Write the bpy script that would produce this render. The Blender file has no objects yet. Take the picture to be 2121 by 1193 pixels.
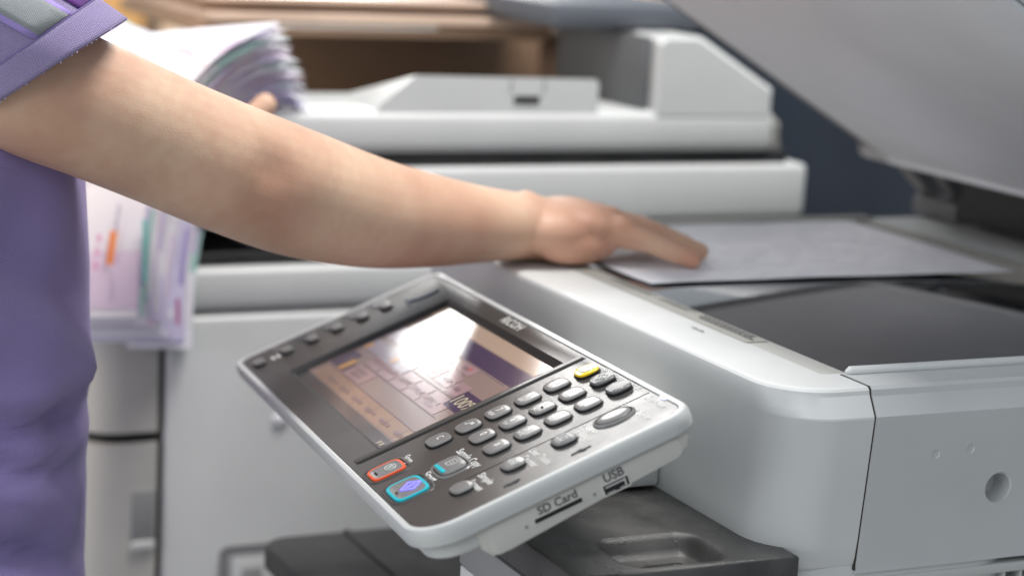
import bpy, bmesh, math, random
from mathutils import Vector, Matrix
random.seed(7)
rad = math.radians
S = bpy.context.scene
COL = S.collection

# ------------------------------------------------------------------ camera
CAM = Vector((1.166444, -0.659197, 0.256229))
RC = Matrix(((0.421628, 0.905174, 0.053751),
             (-0.197769, 0.033946, 0.979661),
             (0.884939, -0.423683, 0.193328)))          # rows: camera right, up, back
FPX, CX, CY = 4324.7, 1060.5, 596.5
cd = bpy.data.cameras.new('camera'); cam = bpy.data.objects.new('camera', cd); COL.objects.link(cam)
cam.matrix_world = Matrix.Translation(CAM) @ RC.transposed().to_4x4()
cd.sensor_width = 36; cd.lens = 73.4; cd.clip_start = .01; cd.clip_end = 100
cd.dof.use_dof = True; cd.dof.focus_distance = 1.12; cd.dof.aperture_fstop = 5.0
S.camera = cam
S.view_settings.view_transform = 'Standard'; S.view_settings.look = 'None'
S.view_settings.exposure = 0; S.view_settings.gamma = 1
# ------------------------------------------------------------------ world and lamps
W = bpy.data.worlds.new('World'); S.world = W; W.use_nodes = True
W.node_tree.nodes['Background'].inputs[0].default_value = (.86, .93, 1.0, 1)
W.node_tree.nodes['Background'].inputs[1].default_value = .60

def area(name, loc, target, sx, sy, power, col):
    l = bpy.data.lights.new(name, 'AREA'); l.shape = 'RECTANGLE'; l.size = sx; l.size_y = sy
    l.energy = power; l.color = col
    o = bpy.data.objects.new(name, l); COL.objects.link(o); o.location = loc
    o.rotation_euler = (Vector(target) - Vector(loc)).to_track_quat('-Z', 'Y').to_euler()
    return o
area('ceiling_lamp_overhead', (.04, .16, 1.30), (.04, .16, 0), .42, .5, 24, (1, .98, .955))
area('ceiling_lamp_far', (-4.85, .96, 1.45), (-4.85, .96, 0), .85, .68, 23, (1, .98, .95))
area('ceiling_lamp_far_side', (-3.40, .90, 1.45), (-3.40, .90, 0), 1.0, .80, 62, (1, .98, .95))
area('fill_behind', (1.9, -1.6, 1.5), (.3, -.2, 0), 1.2, .6, 9, (.90, .95, 1))  # added fill from behind the camera for the right-hand faces
area('front_fill', (.3, -2.6, .15), (.1, 0, 0), 2.4, 1.0, 20, (.96, .98, 1))  # added fill, brightens the cover's underside and the front faces
area('cavity_warm_fill', (-.50, -.62, .20), (-.90, .10, .06), .3, .3, 1.3, (1, .74, .50))  # added warm fill for the cavity of the rear feeder

def P(px, py, depth):                                     # a point seen at a pixel, at a given depth
    d = Vector((px - CX, -(py - CY), -FPX)) / FPX
    return CAM + (RC.transposed() @ d) * depth

# ------------------------------------------------------------------ materials
def mat(name, col, rough=.5, metal=0, bump=None, mottle=None, emit=None, sss=0, spec=.5, coat=0):
    m = bpy.data.materials.new(name); m.use_nodes = True
    nt = m.node_tree; b = nt.nodes['Principled BSDF']
    b.inputs['Base Color'].default_value = (*col, 1); b.inputs['Roughness'].default_value = rough
    b.inputs['Metallic'].default_value = metal; b.inputs['Specular IOR Level'].default_value = spec
    b.inputs['Coat Weight'].default_value = coat; b.inputs['Coat Roughness'].default_value = .08
    if emit:
        b.inputs['Emission Color'].default_value = (*emit[0], 1); b.inputs['Emission Strength'].default_value = emit[1]
    if sss:
        b.inputs['Subsurface Weight'].default_value = sss
        b.inputs['Subsurface Radius'].default_value = (1, .35, .2); b.inputs['Subsurface Scale'].default_value = .008
    tc = nt.nodes.new('ShaderNodeTexCoord')
    if mottle:                                             # (scale, amount)
        n = nt.nodes.new('ShaderNodeTexNoise'); n.inputs['Scale'].default_value = mottle[0]; n.inputs['Detail'].default_value = 5
        nt.links.new(tc.outputs['Object'], n.inputs['Vector'])
        r = nt.nodes.new('ShaderNodeMapRange'); r.inputs['From Min'].default_value = .3; r.inputs['From Max'].default_value = .7
        r.inputs['To Min'].default_value = 1 - mottle[1]; r.inputs['To Max'].default_value = 1 + mottle[1]
        nt.links.new(n.outputs['Fac'], r.inputs['Value'])
        v = nt.nodes.new('ShaderNodeVectorMath'); v.operation = 'SCALE'; v.inputs[0].default_value = col
        nt.links.new(r.outputs[0], v.inputs['Scale']); nt.links.new(v.outputs[0], b.inputs['Base Color'])
        r2 = nt.nodes.new('ShaderNodeMapRange'); r2.inputs['From Min'].default_value = .3; r2.inputs['From Max'].default_value = .7
        r2.inputs['To Min'].default_value = max(.02, rough - mottle[1] * .5); r2.inputs['To Max'].default_value = rough + mottle[1] * .5
        nt.links.new(n.outputs['Fac'], r2.inputs['Value']); nt.links.new(r2.outputs[0], b.inputs['Roughness'])
    if bump:                                               # (scale, strength, distance)
        n = nt.nodes.new('ShaderNodeTexNoise'); n.inputs['Scale'].default_value = bump[0]; n.inputs['Detail'].default_value = 3
        nt.links.new(tc.outputs['Object'], n.inputs['Vector'])
        u = nt.nodes.new('ShaderNodeBump'); u.inputs['Strength'].default_value = bump[1]; u.inputs['Distance'].default_value = bump[2]
        nt.links.new(n.outputs['Fac'], u.inputs['Height']); nt.links.new(u.outputs[0], b.inputs['Normal'])
    return m
WHITE = mat('white_plastic', (.66, .67, .66), .36, bump=(1500, .25, .0002), mottle=(14, .035))
WHITE2 = mat('white_plastic_panel', (.52, .53, .52), .30, bump=(1800, .12, .0002))
WARM = mat('warm_white_plastic', (.56, .55, .51), .42, bump=(1500, .25, .0002), mottle=(20, .03))
BORDER = mat('grey_border_strip', (.37, .365, .33), .5, mottle=(60, .05))
GREYP = mat('grey_plastic', (.30, .30, .30), .45, bump=(900, .2, .0002))
LIDPAD = mat('platen_pad', (.71, .725, .745), .6, mottle=(9, .05))
DARKP = mat('dark_plastic', (.035, .035, .036), .42, bump=(1400, .5, .0003), mottle=(25, .25))
SHELFM = mat('black_grained_plastic', (.062, .060, .058), .29, bump=(1700, .8, .0004), mottle=(30, .30))
BLACK = mat('black', (.006, .006, .006), .6)
SEAM = mat('seam_shadow_gap', (.04, .035, .03), .8)
BEZEL = mat('bezel_dark_grey', (.050, .047, .045), .32, bump=(2200, .35, .00012), mottle=(35, .08))
KEYM = mat('key_grey', (.165, .162, .16), .28, bump=(2500, .1, .0001))
KEYF = mat('key_flat_grey', (.13, .13, .13), .38)
PRINT = mat('light_print', (.62, .62, .60), .5)
PRINTD = mat('dark_print', (.07, .07, .075), .6)
ORANGE = mat('orange_ring', (.72, .10, .03), .35)
CYAN = mat('cyan_ring', (.0, .42, .50), .32)
YELLOW = mat('yellow_ring', (.85, .55, .015), .3)
BLUEL = mat('blue_light', (.2, .2, .8), .4, emit=((.16, .13, 1), 1.6))
LED = mat('led_light', (.7, .75, 1), .3, emit=((.62, .66, 1), 1.3))
METAL = mat('bright_metal', (.7, .7, .68), .25, metal=1)
BLUEPR = mat('blue_print', (.02, .05, .14), .4)
GLASS = mat('scanner_glass', (.018, .022, .028), .03, spec=.5, coat=1)
GLASS.node_tree.nodes['Principled BSDF'].inputs['IOR'].default_value = 1.8
def scr(name, c, e=.32): return mat('screen_' + name, tuple(x * .35 for x in c), .24, emit=(c, e), spec=.7, coat=.6)
SCR = dict(bg=scr('taupe', (.38, .27, .25)), bar=scr('violet', (.055, .04, .12)), peach=scr('peach', (.60, .44, .34)),
           pink=scr('pink', (.50, .32, .34)), org=scr('orange', (.75, .38, .10)), lil=scr('lilac', (.44, .36, .44)),
           line=scr('line', (.30, .21, .25)), low=scr('low', (.085, .085, .09)), txt=scr('text', (.72, .62, .45)), row=scr('row', (.46, .29, .21)),
           red=scr('red', (.75, .16, .16)))
PAPER = mat('paper', (.84, .84, .88), .75)
SHEETS = [mat('paper_white', (.84, .82, .87), .6), mat('paper_lilac', (.70, .65, .84), .6), mat('paper_pink', (.74, .62, .76), .6),
          mat('paper_green', (.42, .66, .60), .6), mat('paper_violet', (.42, .36, .66), .6), mat('paper_teal', (.22, .58, .54), .6)]
TAPE = mat('orange_tape', (.95, .28, .05), .5)
MAG = mat('magenta_print', (.72, .16, .42), .6)
NAVY = mat('navy_wall_paint', (.015, .026, .044), .5, mottle=(3, .12))
WOOD = mat('brown_wood', (.20, .12, .075), .45, mottle=(6, .25))
TAN = mat('tan_board', (.60, .38, .17), .55, mottle=(4, .06))
PINKB = mat('beige_board', (.62, .50, .42), .35, mottle=(5, .15))
FLOORM = mat('grey_floor_tile', (.35, .34, .32), .4, mottle=(4, .08))
BRASS = mat('brass', (.75, .55, .2), .3, metal=1)

def skin_mat():
    m = mat('skin', (.62, .40, .27), .46, sss=.25, spec=.35)
    nt = m.node_tree; b = nt.nodes['Principled BSDF']; tc = nt.nodes['Texture Coordinate']
    n = nt.nodes.new('ShaderNodeTexNoise'); n.inputs['Scale'].default_value = 16; n.inputs['Detail'].default_value = 6
    nt.links.new(tc.outputs['Object'], n.inputs['Vector'])
    cr = nt.nodes.new('ShaderNodeValToRGB')
    cr.color_ramp.elements[0].position = .34; cr.color_ramp.elements[0].color = (.58, .345, .24, 1)
    cr.color_ramp.elements[1].position = .66; cr.color_ramp.elements[1].color = (.75, .525, .375, 1)
    nt.links.new(n.outputs['Fac'], cr.inputs[0])
    # redder skin on the elbow and over the heel and fingers of the hand
    geo = nt.nodes.new('ShaderNodeNewGeometry')
    prev = cr.outputs[0]
    for c, r0, amt in ((P(590, 415, 1.19), .026, .12), (Vector((-.065, -.02, .012)), .045, .32), (Vector((-.035, .055, .008)), .02, .5), (P(900, 530, 1.29), .05, .22)):
        d = nt.nodes.new('ShaderNodeVectorMath'); d.operation = 'DISTANCE'; d.inputs[1].default_value = c
        nt.links.new(geo.outputs['Position'], d.inputs[0])
        mr = nt.nodes.new('ShaderNodeMapRange'); mr.interpolation_type = 'SMOOTHERSTEP'
        mr.inputs['From Min'].default_value = 0; mr.inputs['From Max'].default_value = r0 * 1.6
        mr.inputs['To Min'].default_value = amt; mr.inputs['To Max'].default_value = 0
        nt.links.new(d.outputs['Value'], mr.inputs['Value'])
        mx = nt.nodes.new('ShaderNodeMix'); mx.data_type = 'RGBA'
        nt.links.new(mr.outputs[0], mx.inputs[0]); nt.links.new(prev, mx.inputs[6]); mx.inputs[7].default_value = (.55, .20, .14, 1)
        prev = mx.outputs[2]
    n2 = nt.nodes.new('ShaderNodeTexNoise'); n2.inputs['Scale'].default_value = 130; n2.inputs['Detail'].default_value = 4
    nt.links.new(tc.outputs['Object'], n2.inputs['Vector'])
    m2 = nt.nodes.new('ShaderNodeMapRange'); m2.inputs['From Min'].default_value = .35; m2.inputs['From Max'].default_value = .75; m2.inputs['To Max'].default_value = .28
    nt.links.new(n2.outputs['Fac'], m2.inputs['Value'])
    mx = nt.nodes.new('ShaderNodeMix'); mx.data_type = 'RGBA'
    nt.links.new(m2.outputs[0], mx.inputs[0]); nt.links.new(prev, mx.inputs[6]); mx.inputs[7].default_value = (.58, .30, .20, 1); prev = mx.outputs[2]
    v = nt.nodes.new('ShaderNodeTexVoronoi'); v.inputs['Scale'].default_value = 24
    nt.links.new(tc.outputs['Object'], v.inputs['Vector'])
    mr = nt.nodes.new('ShaderNodeMapRange'); mr.inputs['From Min'].default_value = .015; mr.inputs['From Max'].default_value = .04
    mr.inputs['To Min'].default_value = .72; mr.inputs['To Max'].default_value = 1
    nt.links.new(v.outputs['Distance'], mr.inputs['Value'])
    sc = nt.nodes.new('ShaderNodeVectorMath'); sc.operation = 'SCALE'
    nt.links.new(prev, sc.inputs[0]); nt.links.new(mr.outputs[0], sc.inputs['Scale']); nt.links.new(sc.outputs[0], b.inputs['Base Color'])
    w = nt.nodes.new('ShaderNodeTexVoronoi'); w.inputs['Scale'].default_value = 1100
    nt.links.new(tc.outputs['Object'], w.inputs['Vector'])
    bp = nt.nodes.new('ShaderNodeBump'); bp.inputs['Strength'].default_value = .22; bp.inputs['Distance'].default_value = .0004
    nt.links.new(w.outputs['Distance'], bp.inputs['Height'])
    b2 = nt.nodes.new('ShaderNodeBump'); b2.inputs['Strength'].default_value = .12; b2.inputs['Distance'].default_value = .002
    nt.links.new(n.outputs['Fac'], b2.inputs['Height']); nt.links.new(bp.outputs[0], b2.inputs['Normal'])
    nt.links.new(b2.outputs[0], b.inputs['Normal'])
    return m
SKIN = skin_mat()

def cloth_mat(name, col, pitch=.0011, strength=.7):
    m = mat(name, col, .8, spec=.2)
    nt = m.node_tree; b = nt.nodes['Principled BSDF']
    b.inputs['Sheen Weight'].default_value = .25
    uv = nt.nodes.new('ShaderNodeUVMap')
    sep = nt.nodes.new('ShaderNodeSeparateXYZ'); nt.links.new(uv.outputs[0], sep.inputs[0])
    def math_(op, a, bb=None):
        q = nt.nodes.new('ShaderNodeMath'); q.operation = op
        for i, x in enumerate((a, bb)):
            if x is None: continue
            if isinstance(x, (int, float)): q.inputs[i].default_value = x
            else: nt.links.new(x, q.inputs[i])
        return q.outputs[0]
    k = 2 * math.pi / pitch
    su = math_('SINE', math_('MULTIPLY', sep.outputs[0], k))
    # honeycomb: every other row shifted half a pitch
    row = math_('MULTIPLY', math_('FLOOR', math_('DIVIDE', sep.outputs[1], pitch * .85)), math.pi)
    sv = math_('ABSOLUTE', math_('SINE', math_('MULTIPLY', sep.outputs[1], math.pi / (pitch * .85))))
    su2 = math_('SINE', math_('ADD', math_('MULTIPLY', sep.outputs[0], k), row))
    h = math_('MULTIPLY', math_('ADD', math_('MULTIPLY', su2, .5), .5), sv)
    bp = nt.nodes.new('ShaderNodeBump'); bp.inputs['Strength'].default_value = strength; bp.inputs['Distance'].default_value = .0011
    nt.links.new(h, bp.inputs['Height'])
    tc = nt.nodes['Texture Coordinate']
    n = nt.nodes.new('ShaderNodeTexNoise'); n.inputs['Scale'].default_value = 22; n.inputs['Detail'].default_value = 4
    nt.links.new(tc.outputs['Object'], n.inputs['Vector'])
    b2 = nt.nodes.new('ShaderNodeBump'); b2.inputs['Strength'].default_value = .5; b2.inputs['Distance'].default_value = .004
    nt.links.new(n.outputs['Fac'], b2.inputs['Height']); nt.links.new(bp.outputs[0], b2.inputs['Normal'])
    nt.links.new(b2.outputs[0], b.inputs['Normal'])
    mr = nt.nodes.new('ShaderNodeMapRange'); mr.inputs['To Min'].default_value = .50; mr.inputs['To Max'].default_value = 1.22
    nt.links.new(h, mr.inputs['Value'])
    sc = nt.nodes.new('ShaderNodeVectorMath'); sc.operation = 'SCALE'; sc.inputs[0].default_value = col
    nt.links.new(mr.outputs[0], sc.inputs['Scale']); nt.links.new(sc.outputs[0], b.inputs['Base Color'])
    return m
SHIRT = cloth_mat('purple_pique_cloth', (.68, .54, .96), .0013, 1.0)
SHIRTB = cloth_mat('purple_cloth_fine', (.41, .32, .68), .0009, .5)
STRIPE = cloth_mat('grey_tape_cloth', (.55, .58, .60))
DKPURP = cloth_mat('deep_purple_cloth', (.20, .05, .36), .0009, .3)
THREAD = mat('stitch_thread', (.42, .34, .66), .8)

# ------------------------------------------------------------------ mesh helpers
def link(name, me, mats, parent=None, smooth=True):
    for m in (mats if isinstance(mats, (list, tuple)) else [mats]): me.materials.append(m)
    if smooth: me.polygons.foreach_set('use_smooth', [True] * len(me.polygons))
    o = bpy.data.objects.new(name, me); COL.objects.link(o)
    if parent: o.parent = parent
    return o
def pydata(name, vs, fs, mats, parent=None, smooth=False, fm=None):
    me = bpy.data.meshes.new(name); me.from_pydata([tuple(v) for v in vs], [], fs); me.update()
    o = link(name, me, mats, parent, smooth)
    if fm: me.polygons.foreach_set('material_index', fm)
    return o
def from_bm(name, bm, mats, parent=None, smooth=True, sharp=35):
    bmesh.ops.recalc_face_normals(bm, faces=bm.faces)
    me = bpy.data.meshes.new(name); bm.to_mesh(me); bm.free()
    o = link(name, me, mats, parent, smooth)
    if smooth: me.set_sharp_from_angle(angle=rad(sharp))
    return o
def bbox(bm, lo, hi, bev=.002, seg=2, mi=0):
    r = bmesh.ops.create_cube(bm, size=1)
    c = (Vector(lo) + Vector(hi)) / 2; s = Vector(hi) - Vector(lo)
    for v in r['verts']: v.co = Vector((v.co.x * s.x, v.co.y * s.y, v.co.z * s.z)) + c
    es = list({e for v in r['verts'] for e in v.link_edges}); fs = list({f for v in r['verts'] for f in v.link_faces})
    for f in fs: f.material_index = mi
    if bev: bmesh.ops.bevel(bm, geom=es, offset=bev, segments=seg, affect='EDGES', profile=.5)
def box(name, lo, hi, m, parent=None, bev=.002, seg=2):
    bm = bmesh.new(); bbox(bm, lo, hi, bev, seg); return from_bm(name, bm, m, parent)
def rrect(x0, x1, y0, y1, r, n=6):
    rs = r if isinstance(r, (list, tuple)) else [r] * 4          # corners: (x1,y0) (x1,y1) (x0,y1) (x0,y0)
    out = []
    for (cx, cy, a0), rr in zip(((x1, y0, -90), (x1, y1, 0), (x0, y1, 90), (x0, y0, 180)), rs):
        sx = -1 if cx == x1 else 1; sy = 1 if cy == y0 else -1
        for i in range(n + 1):
            a = rad(a0 + 90 * i / n); out.append((cx + sx * rr + rr * math.cos(a), cy + sy * rr + rr * math.sin(a)))
    return out
def loft(bm, rings, cap0=True, cap1=True, mi=0, closed=True, mis=None):
    vs = [[bm.verts.new(p) for p in r] for r in rings]
    n = len(rings[0])
    for k in range(len(rings) - 1):
        for i in range(n if closed else n - 1):
            j = (i + 1) % n
            f = bm.faces.new((vs[k][i], vs[k][j], vs[k + 1][j], vs[k + 1][i])); f.material_index = mis[k] if mis else mi
    if cap0: f = bm.faces.new(vs[0][::-1]); f.material_index = mis[0] if mis else mi
    if cap1: f = bm.faces.new(vs[-1]); f.material_index = mis[-1] if mis else mi
    return vs
def ring3(pts, w): return [Vector((a, b, w)) for a, b in pts]
def tube(bm, pts, r, n=8, mi=0):
    pts = [Vector(p) for p in pts]; rings = []
    for i, p in enumerate(pts):
        d = (pts[min(i + 1, len(pts) - 1)] - pts[max(i - 1, 0)]).normalized()
        a = d.cross(Vector((0, 0, 1)) if abs(d.z) < .9 else Vector((1, 0, 0))).normalized(); b = d.cross(a)
        rr = r[i] if isinstance(r, (list, tuple)) else r
        rings.append([p + (a * math.cos(2 * math.pi * k / n) + b * math.sin(2 * math.pi * k / n)) * rr for k in range(n)])
    loft(bm, rings, mi=mi)
def thing(name, label, cat, loc=(0, 0, 0), group=None):
    o = bpy.data.objects.new(name, None); COL.objects.link(o); o.location = loc
    o.empty_display_size = .05; o['label'] = label; o['category'] = cat
    if group: o['group'] = group
    return o
def seal(root):                                            # keep world placement although the root is not at the origin
    bpy.context.view_layer.update()
    for ch in root.children: ch.matrix_parent_inverse = root.matrix_world.inverted()
def boolean(o, cutter, sharp=13):
    m = o.modifiers.new('cut', 'BOOLEAN'); m.operation = 'DIFFERENCE'; m.solver = 'EXACT'; m.object = cutter
    dg = bpy.context.evaluated_depsgraph_get(); me = bpy.data.meshes.new_from_object(o.evaluated_get(dg))
    o.modifiers.clear(); o.data = me
    me.set_sharp_from_angle(angle=rad(sharp))
_tc = {}
def text_polys(s):
    if s in _tc: return _tc[s]
    cu = bpy.data.curves.new('t', 'FONT'); cu.body = s; cu.size = 1; cu.resolution_u = 3; cu.offset = .018
    o = bpy.data.objects.new('t', cu); COL.objects.link(o)
    bpy.context.view_layer.update()
    dg = bpy.context.evaluated_depsgraph_get(); me = o.evaluated_get(dg).to_mesh()
    vs = [v.co.copy() for v in me.vertices]; fs = [tuple(p.vertices) for p in me.polygons]
    o.evaluated_get(dg).to_mesh_clear(); bpy.data.objects.remove(o)
    x0 = min(v.x for v in vs); x1 = max(v.x for v in vs)
    _tc[s] = ([Vector(((v.x - x0), v.y, 0)) for v in vs], fs, x1 - x0); return _tc[s]
def add_text(bm, s, u, v, w, size, width=None, mi=0, center=True, M=None):
    """flat lettering; size = cap height in metres*1.4, width squeezes the line to that length"""
    vs, fs, L = text_polys(s)
    kx = (width / L) if width else size
    base = [Vector((p.x * kx - (L * kx / 2 if center else 0) + u, p.y * size - (size * .36 if center else 0) + v, w)) for p in vs]
    if M: base = [M @ p for p in base]
    bv = [bm.verts.new(p) for p in base]
    for f in fs:
        try: bm.faces.new([bv[i] for i in f]).material_index = mi
        except ValueError: pass
def flat_bm(name, quads, m, parent, M=None):
    bm = bmesh.new()
    for q in quads: bm.faces.new([bm.verts.new(p) for p in q])
    return from_bm(name, bm, m, parent, smooth=False)

# ------------------------------------------------------------------ the setting
fl = pydata('floor', [(-7, -5, -.95), (5, -5, -.95), (5, 5, -.95), (-7, 5, -.95)], [(0, 1, 2, 3)], FLOORM); fl['kind'] = 'structure'
w1 = box('wall', (-6, 1.50, -.95), (3, 1.60, 1.1), NAVY, bev=0); w1['kind'] = 'structure'
w2 = box('wall', (-6.1, -5, -.95), (-6, 1.49, 1.1), mat('cream_wall_paint', (.6, .55, .45), .6), bev=0); w2['kind'] = 'structure'

# ------------------------------------------------------------------ the photocopier
cop = thing('photocopier', 'white office photocopier with its platen cover raised and a tilted grey control panel', 'photocopier', (.03, .15, -.95))
X0, X1, Y0, Y1 = -.225, .277, -.072, .42
def xr(z):                                                 # right side profile
    if z > -.004: return .2745
    if z > -.015: return .2745 + (.0065) * (-.004 - z) / .011
    return .281 - .007 * (-.015 - z) / .085
rings = []
for z, ins in ((-.1015, .0030), (-.0990, .0012), (-.095, .0004), (-.084, .0), (-.06, .0), (-.03, 0), (-.0155, 0), (-.0145, 0), (-.010, 0), (-.004, 0), (-.0018, .0006), (-.0005, .0018), (0, .0036)):
    rings.append(ring3(rrect(X0 + ins, xr(z) - ins, Y0 + ins, Y1 - ins, .034 - ins * .8, 8), z))
gx0, gx1, gy0, gy1 = -.212, .243, -.028, .318
rings.append(ring3(rrect(gx0, gx1, gy0, gy1, .003, 8), 0.0))
rings.append(ring3(rrect(gx0, gx1, gy0, gy1, .003, 8), -.004))
bm = bmesh.new(); loft(bm, rings)
house = from_bm('scanner_housing', bm, [WHITE, BLACK], cop, sharp=13)
# side cover
prof = [(.2535, -.1035), (.2755, -.1035), (.2752, -.098), (.2818, -.0160), (.2818, -.0146), (.2760, -.0045), (.2752, -.0012), (.2735, .0006), (.2450, .0007)]
bm = bmesh.new(); loft(bm, [[Vector((x, y, z)) for x, z in prof] for y in (-.0172, -.0170, .40)])
side = from_bm('side_cover', bm, mat('side_cover_plastic', (.56, .57, .57), .36, bump=(1500, .25, .0002), mottle=(14, .03)), cop, sharp=9)
prof2 = [(.2535, -.1020), (.2746, -.1020), (.2744, -.098), (.2811, -.0160), (.2811, -.0146), (.2752, -.0045), (.2744, -.0012), (.2730, .0002), (.2460, .0003)]
bm = bmesh.new(); loft(bm, [[Vector((x, y, z)) for x, z in prof2] for y in (-.0180, -.01725)])
from_bm('cover_seam', bm, SEAM, cop, smooth=False)
bm = bmesh.new()
for (y, z, r, dep) in ((.071, -.0615, .0084, .0145), (.025, -.0385, .0021, .0006), (.048, -.037, .0021, .0006)):
    xs = .2818 - .0066 * (-.016 - z) / .082 - dep
    a = [Vector((xs, y + r * .96 * math.cos(t * math.pi / 16), z + r * .96 * math.sin(t * math.pi / 16))) for t in range(32)]
    a1 = [Vector((xs + dep - .0006, y + r * math.cos(t * math.pi / 16), z + r * math.sin(t * math.pi / 16))) for t in range(32)]
    b = [Vector((xs + dep + .001, y + (r + .0014) * math.cos(t * math.pi / 16), z + (r + .0014) * math.sin(t * math.pi / 16))) for t in range(32)]
    loft(bm, [a, a1, b])
bmesh.ops.recalc_face_normals(bm, faces=bm.faces)
cut = from_bm('cutter', bm, WHITE, cop)
boolean(side, cut, 9)
for v in cut.data.vertices:
    if v.co.x < .272: v.co.x -= .002
boolean(house, cut); bpy.data.objects.remove(cut)
# bead by the glass
bm = bmesh.new(); tube(bm, [(.2475, -.0155, .0016), (.2475, -.013, .0024), (.2475, .1, .0024), (.2475, .33, .0024)], [.0012, .0026, .0026, .0026], 12)
from_bm('glass_bead', bm, WHITE, cop)
bm = bmesh.new(); loft(bm, [ring3(rrect(.18, .2725, -.0665, .1, .034, 8), z) for z in (-.135, -.094)]); from_bm('housing_skirt', bm, WHITE, cop)
# glass and border strips
box('scanner_glass', (gx0 + .0005, -.0105, -.0035), (gx1 - .0005, gy1 - .012, -.0008), GLASS, cop, bev=.0003)
box('front_border_strip', (gx0 + .0005, gy0 + .0005, -.0038), (gx1 - .0005, -.0112, -.0002), mat('border_strip_white', (.47, .47, .44), .4), cop, bev=.0004)
box('rear_border_strip', (gx0 + .0005, gy1 - .0115, -.0038), (gx1 - .0005, gy1 - .0005, .0006), BORDER, cop, bev=.0004)
box('left_border_strip', (gx0 - .012, -.006, .0001), (gx0 + .0035, gy1, .0022), BORDER, cop, bev=.0006)
lab = box('instruction_label', (-.19, gy0 - .001, .0001), (.165, gy0 + .0145, .0004), BORDER, cop, bev=0)
quads = []
for (xa, xb, ya, dy) in ((-.02, .035, -.0165, .0012), (-.02, .03, -.020, .0012), (.045, .085, -.0165, .0012), (.045, .08, -.020, .0012), (.095, .15, -.0165, .0013), (.095, .155, -.0195, .0015), (.10, .158, -.0225, .0015)):
    x = xa
    while x < xb:
        l = random.uniform(.002, .006); quads.append([(x, ya, .0007), (x + l, ya, .0007), (x + l, ya + dy, .0007), (x, ya + dy, .0007)]); x += l + .0012
flat_bm('fine_print', quads, PRINTD, lab)
quads = []
for k in range(9):
    x = .122 + k * .0016; quads.append([(x, -.0405 + .0006 * math.sin(k * 2.1), .0004), (x + .001, -.0405 + .0006 * math.sin(k * 2.1), .0004), (x + .001, -.0385 + .0008 * math.sin(k * 1.3), .0004), (x, -.0385 + .0008 * math.sin(k * 1.3), .0004)])
flat_bm('printed_mark', quads, PRINTD, cop)
# rear parts behind the glass
box('rear_deck', (-.20, .405, -.09), (.27, .47, .004), GREYP, cop, bev=.004)
box('hinge_block', (-.17, .37, .004), (.27, .46, .050), mat('hinge_black', (.012, .012, .013), .5), cop, bev=.006)
HG = mat('hinge_grey', (.13, .13, .135), .45)
bm = bmesh.new(); bbox(bm, (-.235, .372, .001), (-.175, .43, .018), .005); from_bm('hinge_base', bm, HG, cop)
bm = bmesh.new(); loft(bm, [[Vector((x, y, z)) for y, z in ((.385, .012), (.342, .050), (.352, .060), (.405, .024))] for x in (-.232, -.214)]); from_bm('hinge_arm', bm, HG, cop)
bm = bmesh.new(); loft(bm, [[Vector((x, y, z)) for y, z in ((.388, .012), (.350, .052), (.358, .060), (.404, .020))] for x in (-.196, -.184)]); from_bm('hinge_arm', bm, HG, cop)
bm = bmesh.new(); tube(bm, [(-.236, .352, .050), (-.176, .352, .050)], .007, 12); from_bm('hinge_pin', bm, GREYP, cop)
for k, (x, y, z) in enumerate(((-.03, .368, .012), (-.015, .368, .020), (.0, .368, .014), (-.05, .368, .03), (.02, .368, .022))):
    bm = bmesh.new(); bmesh.ops.create_uvsphere(bm, u_segments=10, v_segments=6, radius=.0035, matrix=Matrix.Translation((x, y, z)))
    from_bm('gold_glint', bm, BRASS, cop)  # small brass balls added as the gold glints behind the glass
# raised platen cover
dl = Vector((0, -.868, .4965)); nl = Vector((0, -.4965, -.868))      # along the lid, and out of its underside
H = Vector((0, .337, .055))
def lp(x, a, b): return H + Vector((x, 0, 0)) + dl * a + nl * b
def lid_box(bm, x0, x1, a0, a1, b0, b1, bev=.004):
    r = bmesh.ops.create_cube(bm, size=1)
    for v in r['verts']: v.co = lp((x0 + x1) / 2 + v.co.x * (x1 - x0), (a0 + a1) / 2 + v.co.y * (a1 - a0), (b0 + b1) / 2 + v.co.z * (b1 - b0))
    bmesh.ops.bevel(bm, geom=list({e for v in r['verts'] for e in v.link_edges}), offset=bev, segments=2, affect='EDGES')
bm = bmesh.new(); lid_box(bm, -.25, .262, 0, .37, -.055, 0, .008); lid = from_bm('platen_cover', bm, mat('lid_shell', (.50, .50, .50), .4), cop)
bm = bmesh.new(); lid_box(bm, -.2495, -.2325, .006, .365, 0, .0015, .0006); from_bm('cover_rail', bm, DARKP, lid)
bm = bmesh.new(); lid_box(bm, -.2318, -.2195, .008, .36, 0, .004, .0015); from_bm('cover_rail', bm, GREYP, lid)
bm = bmesh.new(); lid_box(bm, -.2190, -.2105, .006, .36, 0, .0022, .0008); from_bm('cover_rail', bm, BLACK, lid)
bm = bmesh.new(); lid_box(bm, -.2100, .256, .003, .36, 0, .008, .003); from_bm('platen_pad', bm, LIDPAD, lid)
bm = bmesh.new(); lid_box(bm, -.2, .256, -.022, -.002, -.045, -.004, .003); from_bm('cover_hinge', bm, DARKP, lid)
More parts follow.
